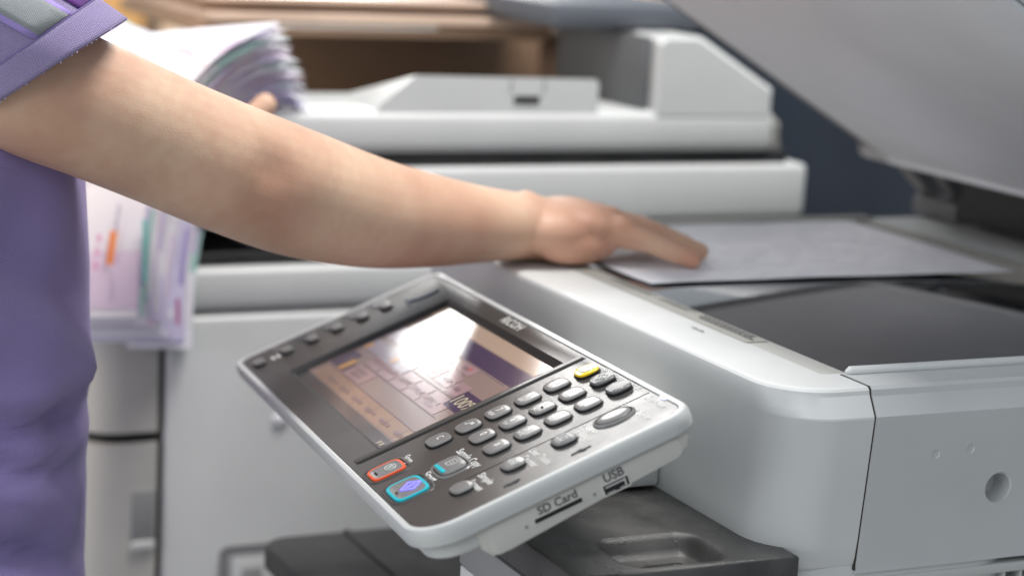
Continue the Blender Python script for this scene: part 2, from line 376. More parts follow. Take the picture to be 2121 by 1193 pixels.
# body column with black shelf and its paper clip recess
ZS = -.0875
body = box('body_column', (.135, -.183, -.93), (.262, .38, -.108), WARM, cop, bev=.003)
bm = bmesh.new()
nx, ny = 60, 76
sx0, sx1, sy0, sy1 = -.02, .2810, -.190, -.060
def shelf_z(x, y):
    # shallow rounded recess at the right end
    fx = max(0, abs(x - .2525) - .0115); fy = max(0, abs(y + .126) - .019)
    d = math.hypot(fx, fy); t = min(1, max(0, (d - .004) / .009))
    e = 1 - t * t * (3 - 2 * t)
    return ZS - .0105 * e
nx, ny = 120, 90
grid = [[bm.verts.new((sx0 + (sx1 - sx0) * i / nx, sy0 + (sy1 - sy0) * j / ny, shelf_z(sx0 + (sx1 - sx0) * i / nx, sy0 + (sy1 - sy0) * j / ny))) for j in range(ny + 1)] for i in range(nx + 1)]
for i in range(nx):
    for j in range(ny): bm.faces.new((grid[i][j], grid[i + 1][j], grid[i + 1][j + 1], grid[i][j + 1]))
bd = [grid[i][0] for i in range(nx + 1)] + [grid[nx][j] for j in range(1, ny + 1)] + [grid[i][ny] for i in range(nx - 1, -1, -1)] + [grid[0][j] for j in range(ny - 1, 0, -1)]
prev = bd
c0 = Vector(((sx0 + sx1) / 2, (sy0 + sy1) / 2, 0))
for off, zz in ((.0009, ZS - .0010), (.0009, ZS - .0175), (-.002, ZS - .0185)):
    nw = []
    for v in bd:
        x = v.co.x + (off if abs(v.co.x - sx1) < 1e-5 else -off if abs(v.co.x - sx0) < 1e-5 else 0)
        y = v.co.y + (off if abs(v.co.y - sy1) < 1e-5 else -off if abs(v.co.y - sy0) < 1e-5 else 0)
        nw.append(bm.verts.new((x, y, min(zz, v.co.z - .0008) if zz > ZS - .01 else zz)))
    for i in range(len(bd)):
        j = (i + 1) % len(bd); bm.faces.new((prev[i], nw[i], nw[j], prev[j]))
    prev = nw
shelf = from_bm('clip_shelf', bm, SHELFM, cop, sharp=50)
bm = bmesh.new()                                           # embossed paper clip outline
zc = ZS - .0103
def clip_pt(a, b): return (.2500 + b, -.1225 + a, zc)
p1 = [clip_pt(-.010 + .0, -.0032), clip_pt(.009, -.0032), clip_pt(.0115, -.0018), clip_pt(.0115, .0005), clip_pt(.009, .0022), clip_pt(-.011, .0022), clip_pt(-.0135, .001), clip_pt(-.0135, -.001), clip_pt(-.011, -.0018), clip_pt(.0055, -.0018), clip_pt(.0068, -.0008), clip_pt(.0055, .0006), clip_pt(-.007, .0006)]
tube(bm, p1, .00035, 6); from_bm('clip_emblem', bm, SHELFM, shelf)
bm = bmesh.new(); bbox(bm, (.135, -.1895, -.1275), (.2700, -.1830, -.108), .0015); from_bm('front_rail', bm, GREYP, cop)
box('front_panel', (.135, -.1885, -.93), (.2700, -.1830, -.1285), mat('light_panel', (.82, .82, .80), .4, mottle=(30, .04)), cop, bev=.001)
# bracket from housing to control panel
box('panel_bracket', (.03, -.155, -.086), (.153, -.0725, -.040), WHITE, cop, bev=.003)
# vent under the side cover
box('vent_rail', (.262, -.060, -.1135), (.2735, .40, -.1075), WHITE2, cop, bev=.0012)
box('vent_back', (.25, -.060, -.150), (.2635, .40, -.1135), GREYP, cop, bev=0)
y = -.045
while y < .22:
    bm = bmesh.new(); bbox(bm, (.2625, y, -.1335), (.2722, y + .0016, -.1130), .0003, 1); from_bm('vent_fin', bm, WHITE2, cop); y += .0119
bm = bmesh.new(); bbox(bm, (.262, -.060, -.1205), (.2715, .40, -.1185), .0004, 1); from_bm('vent_bar', bm, WHITE2, cop)
box('side_panel', (.2535, -.05, -.93), (.2725, .38, -.1335), WHITE, cop, bev=.003)
# inner output tray, lower left
bm = bmesh.new()
loft(bm, [ring3(rrect(-.205, .123, -.195, .05, [.003, .003, .003, .022], 6), z) for z in (-.236, -.222)] + [ring3(rrect(-.203, .123, -.193, .05, [.003, .003, .003, .020], 6), -.2205)])
tr = from_bm('output_tray', bm, DARKP, cop)
bm = bmesh.new(); bbox(bm, (-.204, -.130, -.2204), (.122, -.124, -.2188), .0008, 1); from_bm('tray_rib', bm, DARKP, tr)
box('lower_cabinet', (-.198, -.185, -.93), (.1235, .36, -.2375), WHITE, cop, bev=.01, seg=3)

# ------------------------------------------------------------------ control panel, in its own frame (u right, v up the slope, w out)
RP = Matrix(((.993220, .084485, -.079850), (-.109000, .915587, -.387064), (.040408, .393144, .918589)))
TP = Vector((.184751, -.209716, -.033562))
MP = Matrix.Translation(TP) @ RP.to_4x4()
mm = .001
U0, U1, V0, V1 = -.322, .1165, -.0685, .0855
CR = [.024, .014, .012, .010]
def pr(ins, w, cr=0): return ring3(rrect(U0 + ins, U1 - ins, V0 + ins, V1 - ins, [max(.002, c - ins + cr) for c in CR], 8), w)
bm = bmesh.new()
rings = [pr(.014, -.0200), pr(.008, -.0192), pr(.006, -.0175), pr(.0052, -.0100), pr(.0012, -.0097), pr(0, -.0085), pr(-.0004, -.005), pr(0, -.0012), pr(.0010, .0005), pr(.0024, .0010), pr(.0040, .0007), pr(.0046, -.0006)]
loft(bm, rings, cap1=False)
panel = from_bm('control_panel', bm, WHITE2, cop); panel.matrix_world = MP
# the bezel with the screen opening
SU0, SU1, SV0, SV1 = -.248, -.030, -.0455, .0695
bm = bmesh.new()
b_out0 = pr(.0044, -.0012); b_out = pr(.0048, .0001); b_in = ring3(rrect(SU0, SU1, SV0, SV1, .0015, 8), .0)
b_in2 = ring3(rrect(SU0 + .004, SU1 - .0008, SV0 + .003, SV1 - .004, .001, 8), -.0030)
b_in3 = ring3(rrect(SU0 + .004, SU1 - .0008, SV0 + .003, SV1 - .004, .001, 8), -.0045)
loft(bm, [b_out0, b_out, b_in, b_in2, b_in3], cap0=False, cap1=False, mis=[0, 0, 1, 1])
bez = from_bm('bezel', bm, [BEZEL, mat('bezel_black', (.010, .010, .011), .5)], panel)
def in_panel(name, bm, m, parent=panel, **k): return from_bm(name, bm, m, parent, **k)
# strip between screen and keys, grooves
bm = bmesh.new(); bbox(bm, (-.0295, -.066 + .006, -.0005), (-.0236, .0795, .0009), .0006, 2); in_panel('screen_strip', bm, BEZEL)
bm = bmesh.new(); bbox(bm, (-.0235, -.0590, -.001), (-.0219, .0800, .00022), 0); in_panel('groove', bm, BLACK, smooth=False)
bm = bmesh.new(); bbox(bm, (.0684, -.034, -.001), (.0690, .0800, .00022), 0); in_panel('groove', bm, BLACK, smooth=False)
bm = bmesh.new(); bbox(bm, (-.0395, -.066 + .005, -.0005), (-.0390, .0, .00018), 0); bm.free()
# screen with its picture
bm = bmesh.new(); bbox(bm, (SU0, SV0, -.0060), (SU1, SV1, -.0036), 0)
screen = in_panel('screen', bm, SCR['bg'], smooth=False)
a0, a1, c0_, c1_ = SU0 + .004, SU1 - .0008, SV0 + .003, SV1 - .004
def rects(name, key, lst, w=-.00345):
    one = name.rstrip('s')
    for (x0, x1, y0, y1) in lst: pydata(one, ((x0, y0, w), (x1, y0, w), (x1, y1, w), (x0, y1, w)), [(0, 1, 2, 3)], SCR[key], screen)
rects('screen_band', 'peach', [(a0, a1, .0535, c1_)])
rects('screen_band', 'bar', [(-.235, a1, .0385, .0525)])
rects('screen_band', 'low', [(a0, a1, c0_, -.0345)])
rects('screen_band', 'row', [(-.236, a1, -.0335, -.0215)])
rects('screen_band', 'bar', [(-.240, -.222, -.0195, -.002), (-.215, -.208, -.0195, -.010)], -.0033)
rects('screen_buttons', 'org', [(-.222, -.2125, -.0195, -.0075), (-.187, -.179, .006, .0125), (-.240, -.232, .004, .010)], -.0032)
rects('screen_buttons', 'lil', [(a0 + .002, -.150, .004, .016), (a0 + .002, -.130, .020, .034)], -.0033)
rects('screen_buttons', 'pink', [(-.205, -.168, -.020, -.007), (-.205, -.076, -.001, .0035), (-.205, -.178, -.0055, .009), (-.176, -.150, -.0055, .009), (-.148, -.122, -.0055, .009), (-.120, -.094, -.0055, .009), (-.092, -.056, -.0055, .009),
                                  (-.145, -.118, .014, .026), (-.116, -.090, .014, .026), (-.088, -.068, .012, .024), (-.118, -.092, .029, .037)], -.00335)
rects('screen_lines', 'line', [(-.236, a1, -.0214, -.0206), (-.205, -.05, -.0063, -.0057), (-.15, -.066, .0105, .0111), (-.236, -.05, .0372, .0378)] + [(-.2 + .03 * k, -.1995 + .03 * k, -.0335, -.0215) for k in range(6)] + [(-.178 + .028 * k, -.1775 + .028 * k, -.0055, .009) for k in range(4)], -.0031)
rects('screen_buttons', 'red', [(-.103, -.100, .0325, .0355)], -.0030)
rects('screen_buttons', 'bar', [(-.0665, a1, .004, .0205)], -.0032)
bm = bmesh.new(); add_text(bm, '100%', -.049, .0125, -.0030, .0125, .029)
in_panel('screen_text', bm, SCR['txt'], screen, smooth=False)
bm = bmesh.new()
for (x, y, l) in ((-.19, -.011, .02), (-.19, -.015, .018), (-.165, .003, .016), (-.137, .003, .018), (-.108, .003, .018), (-.08, .003, .02), (-.076, -.001, .014), (-.131, .020, .014), (-.103, .020, .014), (-.08, .018, .01), (-.107, .0335, .008), (-.2, -.028, .018), (-.17, -.028, .018), (-.14, -.028, .018), (-.11, -.028, .018), (-.08, -.028, .018), (-.05, -.028, .012)):
    x -= l / 2
    e = x + l
    while x < e:
        q = random.uniform(.0010, .0024); h = random.uniform(.0012, .0024)
        bm.faces.new([bm.verts.new(p) for p in ((x, y - h, -.0029), (x + q, y - h, -.0029), (x + q, y + h * .4, -.0029), (x, y + h * .4, -.0029))]); x += q + .0012
in_panel('screen_text', bm, SCR['line'], screen, smooth=False)
bm = bmesh.new()
for x in (-.052, -.047, -.040):
    for j in range(3):
        bm.faces.new([bm.verts.new(p) for p in ((x + j * .0012, -.0415, -.0029), (x + j * .0012 + .0008, -.0415, -.0029), (x + j * .0012 + .0008, -.0385, -.0029), (x + j * .0012, -.0385, -.0029))])
in_panel('screen_text', bm, SCR['txt'], screen, smooth=False)

# keys
def sup(cu, cv, a, b, n=40, e=3.2):
    out = []
    for i in range(n):
        t = 2 * math.pi * i / n; c, s = math.cos(t), math.sin(t)
        out.append((cu + a * math.copysign(abs(c) ** (2 / e), c), cv + b * math.copysign(abs(s) ** (2 / e), s)))
    return out
def key(cu, cv, a, b, m=KEYM, e=3.2, top=.0018, legend=(), name='key', lm=PRINT, dome=.00022):
    bm = bmesh.new()
    z = top
    loft(bm, [ring3(sup(cu, cv, a + .0007, b + .0007, e=e), .00005), ring3(sup(cu, cv, a + .0007, b + .0007, e=e), .00012), ring3(sup(cu, cv, a, b, e=e), .00012)], cap0=False, cap1=False, mi=1)  # black ring and black lower key sides stand in for the gap shadow
    loft(bm, [ring3(sup(cu, cv, a, b, e=e), 0.0), ring3(sup(cu, cv, a, b, e=e), z * .55), ring3(sup(cu, cv, a * .985, b * .985, e=e), z * .86), ring3(sup(cu, cv, a * .93, b * .93, e=e), z),
              ring3(sup(cu, cv, a * .6, b * .6, e=2.8), z + dome * .6), ring3(sup(cu, cv, a * .25, b * .25, e=2.4), z + dome)], cap0=False, mis=[1, 0, 0, 0, 0])
    for f in bm.faces: f.normal_update()
    bmesh.ops.recalc_face_normals(bm, faces=bm.faces)
    for (s, du, dv, size, wd) in legend: add_text(bm, s, cu + du, cv + dv, z + dome + .00008, size, wd, mi=2)
    me = bpy.data.meshes.new(name); bm.to_mesh(me); bm.free()
    o = link(name, me, [m, BLACK, lm], panel); me.set_sharp_from_angle(angle=rad(40)); return o
def ngrid(i, j): return (.00045 + .02376 * i - .0006, -.0003 + .01782 * j)
KA, KB = .0081, .0068
leg = {(0, 3): ('1', ''), (1, 3): ('2', 'ABC'), (2, 3): ('3', 'DEF'), (0, 2): ('4', 'GHI'), (1, 2): ('5', 'JKL'), (2, 2): ('6', 'MNO'),
       (0, 1): ('7', 'PQRS'), (1, 1): ('8', 'TUV'), (2, 1): ('9', 'WXYZ'), (0, 0): ('./*', None), (1, 0): ('0', None), (2, 0): ('#', None), (0, -1): ('C', None)}
for (i, j), (a, b) in leg.items():
    u, v = ngrid(i, j)
    L = [(a, 0, .0014, .0058, .0072 if a == './*' else .0034)]
    if b: L.append((b, 0, -.0036, .0032, .0017 * len(b) + .001))
    k_ = key(u, v, KA, KB, legend=L)
    if a == '5':
        bm = bmesh.new(); bmesh.ops.create_uvsphere(bm, u_segments=10, v_segments=6, radius=.0007, matrix=Matrix.Translation((u + .002, v - .0005, .0021)))
        d_ = from_bm('raised_dot', bm, BLACK, panel)
def ring_key(name, cu, cv, a, b, m, t=.0022, e=4.5, h=.0012):
    bm = bmesh.new()
    R_ = lambda k, w: ring3(sup(cu, cv, a + k, b + k, e=e), w)
    loft(bm, [R_(.0028, .0001), R_(.0022, .0006), R_(.0012, .0006), R_(.0008, -.0006), R_(.0003, -.0006)], cap0=False, cap1=False, mi=2)
    loft(bm, [R_(0, -.0006), R_(-.0002, h * .8), R_(-.0006, h), R_(-t, h * .9)], cap0=False, cap1=False, mi=0)
    loft(bm, [R_(-t, h * .9), R_(-t - .0004, h * .75), R_(-t - .003, h * .8)], cap0=False, mi=1)
    bmesh.ops.recalc_face_normals(bm, faces=bm.faces)
    me = bpy.data.meshes.new(name); bm.to_mesh(me); bm.free()
    o = link(name, me, [m, KEYM, BEZEL], panel); me.set_sharp_from_angle(angle=rad(40)); return o
def strokes(name, lines, m, w, r=.00028, parent=None):
    bm = bmesh.new()
    for L in lines: tube(bm, [(x, y, w) for x, y in L], r, 6)
    return from_bm(name, bm, m, parent or panel)
def circ(cu, cv, a, b, n=20): return [(cu + a * math.cos(2 * math.pi * k / n), cv + b * math.sin(2 * math.pi * k / n)) for k in range(n + 1)]
ring_key('stop_key', .0068, -.0512, .0100, .0098, ORANGE, .0016)
ring_key('start_key', .0458, -.0508, .0140, .0098, CYAN, .0018)
# emblem on the stop key and diamond on the start key
strokes('stop_emblem', [circ(.0068, -.0487, .0042, .0030), [(.0042, -.0472), (.0068, -.0508), (.0094, -.0472), (.0042, -.0472)], [(.0068, -.0468), (.0068, -.0492)]], PRINT, .0012, .00026)
strokes('stop_dash', [[(.0045, -.0570), (.0085, -.0570)]], BLACK, .0011, .0005)
strokes('start_diamond', [[(.0458, -.0432), (.0512, -.0487), (.0458, -.0545), (.0404, -.0487), (.0458, -.0432)], [(.0458, -.0462), (.0458, -.0515)]], BLUEL, .0012, .0005)
strokes('start_dot', [[(.0463, -.0570), (.0475, -.0570)]], BLACK, .0012, .0006)
# sample copy key
bm = bmesh.new()
R_ = lambda k, w: ring3(sup(.0430, -.0255, .0112 + k, .0076 + k, e=3.4), w)
loft(bm, [R_(.0022, .0001), R_(.0017, .0006), R_(.0009, .0006), R_(.0005, -.0006), R_(.0, -.0006), R_(-.0002, .0012), R_(-.0010, .0017), R_(-.005, .0020)], cap0=False)
sk = in_panel('sample_copy_key', bm, KEYM, sharp=40)
bm = bmesh.new(); bbox(bm, (.0350, -.0322, .0011), (.0505, -.0298, .00215), .0005); from_bm('cyan_bar', bm, CYAN, panel)
strokes('sheet_emblem', [[(.0400, -.0270), (.0400, -.0215), (.0460, -.0215), (.0460, -.0250), (.0440, -.0270), (.0400, -.0270)], [(.0420, -.0233), (.0442, -.0233)], [(.0420, -.0248), (.0442, -.0248)]], PRINT, .0021, .00026)
# small keys
key(.0793, -.0312, .0072, .0058, e=2.6, m=KEYM)
key(.0800, -.0026, .0074, .0062, e=2.7, m=KEYM)
key(.0798, .0262, .0074, .0064, e=2.7, m=KEYF)
strokes('counter_emblem', [[(.0762, -.0022), (.0780, -.0002), (.0798, -.0022), (.0780, -.0042), (.0762, -.0022)], [(.0770, -.0022), (.0790, -.0022)], [(.0808, -.0040), (.0808, -.0005), (.0838, -.0005), (.0838, -.0040), (.0808, -.0040)], [(.0815, -.0014), (.0832, -.0014)], [(.0815, -.0028), (.0832, -.0028)]], PRINT, .0021, .00032)
strokes('login_emblem', [[(.0763, .0238), (.0763, .0292), (.0833, .0292), (.0833, .0238), (.0763, .0238)], [(.0786, .0256), (.0786, .0274), (.0810, .0274), (.0810, .0256), (.0786, .0256)]], PRINT, .0021, .0003)
# energy saver key in its oval ring
bm = bmesh.new()
R_ = lambda k, w: ring3(sup(.0800, .0548, .0072 + k, .0096 + k, e=2.1), w)
loft(bm, [R_(.0022, .0001), R_(.0018, .0009), R_(.0009, .0012), R_(.0005, .0)], cap0=False, cap1=False, mi=0)
loft(bm, [R_(.0005, 0), R_(.0, .0001)], cap0=False, cap1=False, mi=1)
loft(bm, [R_(.0, .0), R_(-.0003, .0014), R_(-.0012, .0019), R_(-.004, .0021)], cap0=False, mi=0)
in_panel('energy_saver_key', bm, [KEYM, BLACK], sharp=40)
# yellow reset key, two grey keys
yk = key(.0015, .0711, .0074, .0066, m=YELLOW, e=2.7, top=.0026, dome=.0001, name='yellow_key')
bm = bmesh.new(); loft(bm, [ring3(sup(.0012, .0713, .0046, .0040, e=2.7), .0026), ring3(sup(.0012, .0713, .0040, .0034, e=2.7), .0031)], cap0=False); from_bm('yellow_key_cap', bm, mat('key_cap_silver', (.35, .35, .35), .25), panel)
key(.0243, .0715, .0073, .0066, m=KEYF, e=2.8, top=.0027)
key(.0465, .0719, .0073, .0066, m=KEYF, e=2.8, top=.0027)
strokes('diamond_emblem', [[(.0243, .0752), (.0282, .0716), (.0243, .0680), (.0204, .0716), (.0243, .0752)], [(.0225, .0722), (.0243, .0706), (.0262, .0722)]], PRINT, .0030, .00032)
# lettering
def label_(s, u, v, h, wd, m=PRINT, name='lettering'):
    bm = bmesh.new(); add_text(bm, s, u, v, .00022, h, wd); return in_panel(name, bm, m, smooth=False)
label_('Stop', .0045, -.0375, .0072, .0125)
label_('Start', .0437, -.0372, .0078, .0165)
label_('Sample Copy', .0428, -.0145, .0064, .0345)
label_('Simple', .0803, -.0178, .0058, .0185)
label_('Screen', .0827, -.0243, .0058, .0175)
label_('User Tools/', .0850, .0112, .0058, .0290)
label_('Counter', .0845, .0052, .0058, .0200)
label_('Login/', .0800, .0400, .0058, .0170)
label_('Logout', .0850, .0345, .0058, .0190)
label_('Energy Saver', .0850, .0660, .0060, .0370)
label_('Main Power', .0850, .0768, .0052, .0240)
label_('Copy', .0120, .0805, .0046, .0110)
label_('Program / Interrupt', .0400, .0800, .0052, .0360)
bm = bmesh.new(); loft(bm, [ring3(sup(.0850, .0830 - .0012, .0033, .0019, e=4), .0002), ring3(sup(.0850, .0818, .0030, .0016, e=4), .0009)], cap0=False); in_panel('power_lamp', bm, LED)
# usb and card symbols
strokes('usb_symbol', [[(.1015, .0215), (.1015, .0325)], [(.1015, .0240), (.1000, .0262), (.1000, .0280)], [(.1015, .0255), (.1030, .0275), (.1030, .0292)]], PRINTD, .0003, .00034)
strokes('card_symbol', [[(.1005, -.0155), (.1005, -.0065)], [(.1022, -.0140), (.1022, -.0080)], [(.1005, -.0155), (.1022, -.0155)], [(.1012, -.0120), (.1018, -.0100)]], PRINTD, .0003, .0003)
# maker's mark and blue arc
label_('RICOH', -.1385, .0768, .0092, .0330, mat('silver_print', (.55, .55, .53), .35), 'makers_mark')
bm = bmesh.new(); bbox(bm, (-.1585, .0722, -.0002), (-.1190, .0812, .00012), 0); in_panel('mark_plate', bm, mat('mark_plate_dark', (.04, .038, .036), .35), smooth=False)
strokes('blue_arc', [[(-.2850 + .010 * math.sin(t), .0625 - .0125 * math.cos(t)) for t in [k * .18 for k in range(0, 14)]]], BLUEPR, .0004, .0011)
strokes('arc_tail', [[(-.2850, .0500), (-.2760, .0500), (-.2720, .0478)]], BLUEPR, .0004, .0007)
# function keys on the left with clear tabs between
for k, v in enumerate((-.0560, -.0360, -.0175, .0005, .0190, .0365)):
    key(-.2900, v, .0060, .0038, e=4, top=.0028, legend=())
    if k:
        bm = bmesh.new(); bbox(bm, (-.3120, v - .0062, .0001), (-.2985, v + .0062, .0010), .0004, 1); in_panel('key_tab', bm, mat('clear_tab', (.10, .10, .105), .12, coat=1))
bm = bmesh.new()
for v in (-.0463, -.0425): bbox(bm, (-.294, v - .0010, .0001), (-.286, v + .0010, .0004), 0)
in_panel('key_symbol', bm, PRINT, smooth=False)
# media slot housing, proud below the right rim
bm = bmesh.new()
V = [(-.0400, -.0095), (.0790, -.0095), (.0792, -.0130), (.0765, -.0190), (.0710, -.0214), (-.0260, -.0272), (-.0345, -.0262), (-.0385, -.0210)]
def sl(u, k=0):
    c = Vector((.015, -.018)); return [Vector((u, a + (k if a < c.x else -k), b + (k if b < c.y else -k * .2))) for a, b in V]
loft(bm, [sl(.055), sl(.1105), sl(.1120, .0008), sl(.1126, .0020)], cap0=True)
slot = in_panel('media_slot_housing', bm, WARM, sharp=30)
def face_box(bm, v0, v1, w0_, w1_, u0, u1, bev=.0004): bbox(bm, (u0, v0, w0_), (u1, v1, w1_), bev, 1)
bm = bmesh.new()                                           # a faint raised plate on the housing
loft(bm, [[Vector((u, a, b)) for a, b in rrect(-.0345 + i_, .0735 - i_, -.0262 + i_, -.0105 - i_, .004, 5)] for u, i_ in ((.1120, 0), (.11285, .0004), (.1130, .0008))])
for f in bm.faces: pass
for v_ in bm.verts:                                         # follow the slanted lower edge
    if v_.co.z < -.018: v_.co.z += (v_.co.y + .03) * .050
plate = in_panel('slot_plate', bm, WARM, sharp=30)
bm = bmesh.new()
def frame(v0, v1, w0_, w1_, t, du):
    loft(bm, [[Vector((.1130, a, b)) for a, b in rrect(v0 - t, v1 + t, w0_ - t, w1_ + t, .0008, 3)], [Vector((.1130 + du, a, b)) for a, b in rrect(v0 - t * .7, v1 + t * .7, w0_ - t * .7, w1_ + t * .7, .0006, 3)],
              [Vector((.1130 + du, a, b)) for a, b in rrect(v0, v1, w0_, w1_, .0003, 3)], [Vector((.1132, a, b)) for a, b in rrect(v0, v1, w0_, w1_, .0003, 3)]], cap0=False, cap1=False)
frame(-.0100, .0160, -.0196, -.0172, .0010, .0005); in_panel('slot_frame', bm, WARM)
bm = bmesh.new(); frame(.0278, .0415, -.0222, -.0172, .0009, .0005); in_panel('slot_frame', bm, WARM)
bm = bmesh.new(); face_box(bm, -.0100, .0160, -.0196, -.0172, .1125, .11325, 0); in_panel('sd_card_slot', bm, BLACK, smooth=False)
bm = bmesh.new(); face_box(bm, .0278, .0415, -.0222, -.0172, .1125, .11325, 0); in_panel('usb_port', bm, BLACK, smooth=False)
bm = bmesh.new(); face_box(bm, .0290, .0404, -.0190, -.0181, .1128, .1134, .0001); face_box(bm, .0392, .0402, -.0215, -.0178, .1128, .11345, .0001); face_box(bm, .0288, .0335, -.0219, -.0214, .1128, .1134, 0); face_box(bm, .0362, .0404, -.0219, -.0214, .1128, .1134, 0)
in_panel('usb_contact', bm, METAL)
MS = Matrix(((0, 0, 1, .1132), (1, 0, 0, 0), (0, 1, 0, 0), (0, 0, 0, 1)))
bm = bmesh.new(); add_text(bm, 'SD Card', .0038, -.0140, 0, .0061, .0215, M=MS); in_panel('lettering', bm, PRINTD, smooth=False)
bm = bmesh.new(); add_text(bm, 'USB', .0352, -.0137, 0, .0064, .0110, M=MS); in_panel('lettering', bm, PRINTD, smooth=False)
for v in (-.0148, .0228):
    bm = bmesh.new(); loft(bm, [[Vector((uu, v + .0009 * math.cos(t * .4488), -.0190 + .0009 * math.sin(t * .4488))) for t in range(14)] for uu in (.1125, .1133)]); in_panel('slot_lamp', bm, mat('lamp_lens', (.25, .27, .26), .3))
seal(cop)
bpy.context.view_layer.update()
for o in (panel,): o.matrix_world = MP

# ------------------------------------------------------------------ sheet on the glass
bm = bmesh.new(); n = 30
def pz(i, j):
    a, b = i / n, j / n
    return .0005 + .0009 * max(0, a - .9) / .1 * (.5 + .5 * math.sin(b * 5)) + .0004 * math.sin(b * 9 + a * 4) ** 2
g = [[bm.verts.new((-.207 + .208 * i / n + .002 * j / n * (i / n), -.001 + .298 * j / n, pz(i, j))) for j in range(n + 1)] for i in range(n + 1)]
for i in range(n):
    for j in range(n): bm.faces.new((g[i][j], g[i + 1][j], g[i + 1][j + 1], g[i][j + 1]))
ps = from_bm('paper_sheet', bm, PAPER); ps['label'] = 'single white sheet of paper lying on the scanner glass under the hand'; ps['category'] = 'paper sheet'
md = ps.modifiers.new('t', 'SOLIDIFY'); md.thickness = .0002
quads = []
for k in range(22):
    x = -.195 + k * .0088
    y = .02
    while y < .27:
        l = random.uniform(.005, .02); z = .0035
        if random.random() < .75: quads.append((x, y, l))
        y += l + .003
bm = bmesh.new()
for x, y, l in quads:
    zz = [pz((xx + .207) / .208 * n, (yy + .001) / .298 * n) + .00025 for xx, yy in ((x, y), (x + .0016, y), (x + .0016, y + l), (x, y + l))]
    bm.faces.new([bm.verts.new(p) for p in ((x, y, zz[0]), (x + .0016, y, zz[1]), (x + .0016, y + l, zz[2]), (x, y + l, zz[3]))])
fp = from_bm('fine_print', bm, mat('faint_grey_print', (.80, .80, .845), .7), ps, smooth=False)

# ------------------------------------------------------------------ the second copier
c2 = thing('photocopier', 'white photocopier behind the arm with a closed document feeder on top', 'photocopier', (-.70, .08, -.95))
XF = -.42
def b2(name, y0, y1, z0, z1, m, x0=-.98, x1=XF, bev=.006, seg=3): return box(name, (x0, y0, z0), (x1, y1, z1), m, c2, bev, seg)
b2('scanner_unit', -.25, .392, -.034, .0145, WHITE, x0=-.60)
b2('gasket', -.24, .372, .0140, .0265, DARKP, x0=-.58, x1=XF - .006, bev=.002)
b2('feeder_base', -.16, .354, .0262, .0615, WHITE, x0=-.56, bev=.008)
bm = bmesh.new()                                           # feeder head with a sloping back
pf = [(.229, .058), (.229, .122), (.234, .127), (.272, .127), (.349, .082), (.349, .058)]
TAPER = .0
loft(bm, [[Vector((-.60, y, z - (TAPER if z > .1 else 0))) for y, z in pf], [Vector((-.424, y, z)) for y, z in pf]] + [[Vector((XF, y + (.003 if y < .25 else -.003), z - .003 if z > .06 else z)) for y, z in pf]])
from_bm('feeder_head', bm, WHITE, c2, sharp=30)
bm = bmesh.new(); pf = [(-.030, .060), (-.026, .067), (.004, .091), (.170, .089), (.174, .086), (.174, .060)]
loft(bm, [[Vector((-.53, y, .060 + (z - .060) * .15)) for y, z in pf], [Vector((XF - .003, y, z)) for y, z in pf]])
ft = from_bm('feeder_tray', bm, WHITE, c2, sharp=30)
bm = bmesh.new(); bbox(bm, (XF - .004, .094, .0685), (XF - .0015, .118, .0745), .001); from_bm('tray_latch', bm, DARKP, ft)
bm = bmesh.new(); bbox(bm, (XF - .0035, .090, .077), (XF - .0020, .0912, .0885), 0); bbox(bm, (XF - .0035, .121, .077), (XF - .0020, .1222, .0885), 0); from_bm('latch_line', bm, GREYP, ft)
TRAYB = mat('input_tray_lit_beige', (.60, .44, .34), .30, mottle=(7, .15)); TRAYD = mat('input_tray_lit_brown', (.36, .23, .15), .35, mottle=(5, .2))  # beige and brown carry the warm light the tray reflects
it = box('input_tray', (-.88, -.120, .1175), (-.600, .215, .1260), TRAYB, c2, .002)
box('tray_lip', (-.885, -.125, .1055), (-.607, .218, .1170), TRAYD, it, .003)
box('tray_edge_streak', (-.88, -.060, .1130), (-.6055, .100, .1180), mat('tray_edge_highlight', (.85, .78, .72), .3), it, .001)  # pale strip painted as the highlight streak along the tray
box('tray_side_guide', (-.875, -.115, .1262), (-.640, .200, .1330), TRAYD, it, .002)
box('tray_rim', (-.875, -.118, .1332), (-.612, .212, .1395), TRAYB, it, .002)
box('head_side_shade', (-.604, .2215, .0605), (-.432, .2287, .1255), mat('head_shade_grey', (.14, .145, .15), .6), c2, .002)  # grey sheet standing in for the shade on the head's side
box('feeder_lid', (-.95, .150, .1285), (-.47, .300, .150), mat('feeder_lid_grey', (.11, .12, .14), .4), c2, .006)
box('feeder_back_wall', (-.92, .030, .02), (-.89, .345, .1050), mat('feeder_wall_brown', (.26, .16, .10), .5, mottle=(5, .2)), c2, .004)
bm = bmesh.new(); tube(bm, [(XF - .03, .355, .055), (XF - .03, .368, .045), (XF - .03, .370, .025)], .008, 10); from_bm('feeder_hinge', bm, BORDER, c2)
b2('output_recess', -.24, .36, -.062, -.034, BLACK, x1=-.52, bev=0)
b2('output_tray', -.25, .36, -.0655, -.054, DARKP, x1=-.43, bev=.003)
b2('tray_paper_guide', -.13, -.07, -.054, -.044, GREYP, x0=-.5, x1=-.45, bev=.003)
b2('body_top', -.2075, .385, -.1000, -.0655, WHITE, bev=.006)
b2('body_groove', -.205, .38, -.1040, -.0985, GREYP, x1=XF - .004, bev=0)
b2('side_door', -.2035, .385, -.93, -.1040, WHITE, bev=.006)
b2('door_gap', -.2078, -.2030, -.93, -.1, SEAM, x1=XF - .004, bev=0)
bm = bmesh.new()
loft(bm, [ring3(rrect(-.98, XF, -.270, -.2082, [.034, .002, .002, .034], 8), z) for z in (-.1975, -.1955, -.0700, -.0655)])
fd = from_bm('front_door', bm, WARM, c2)
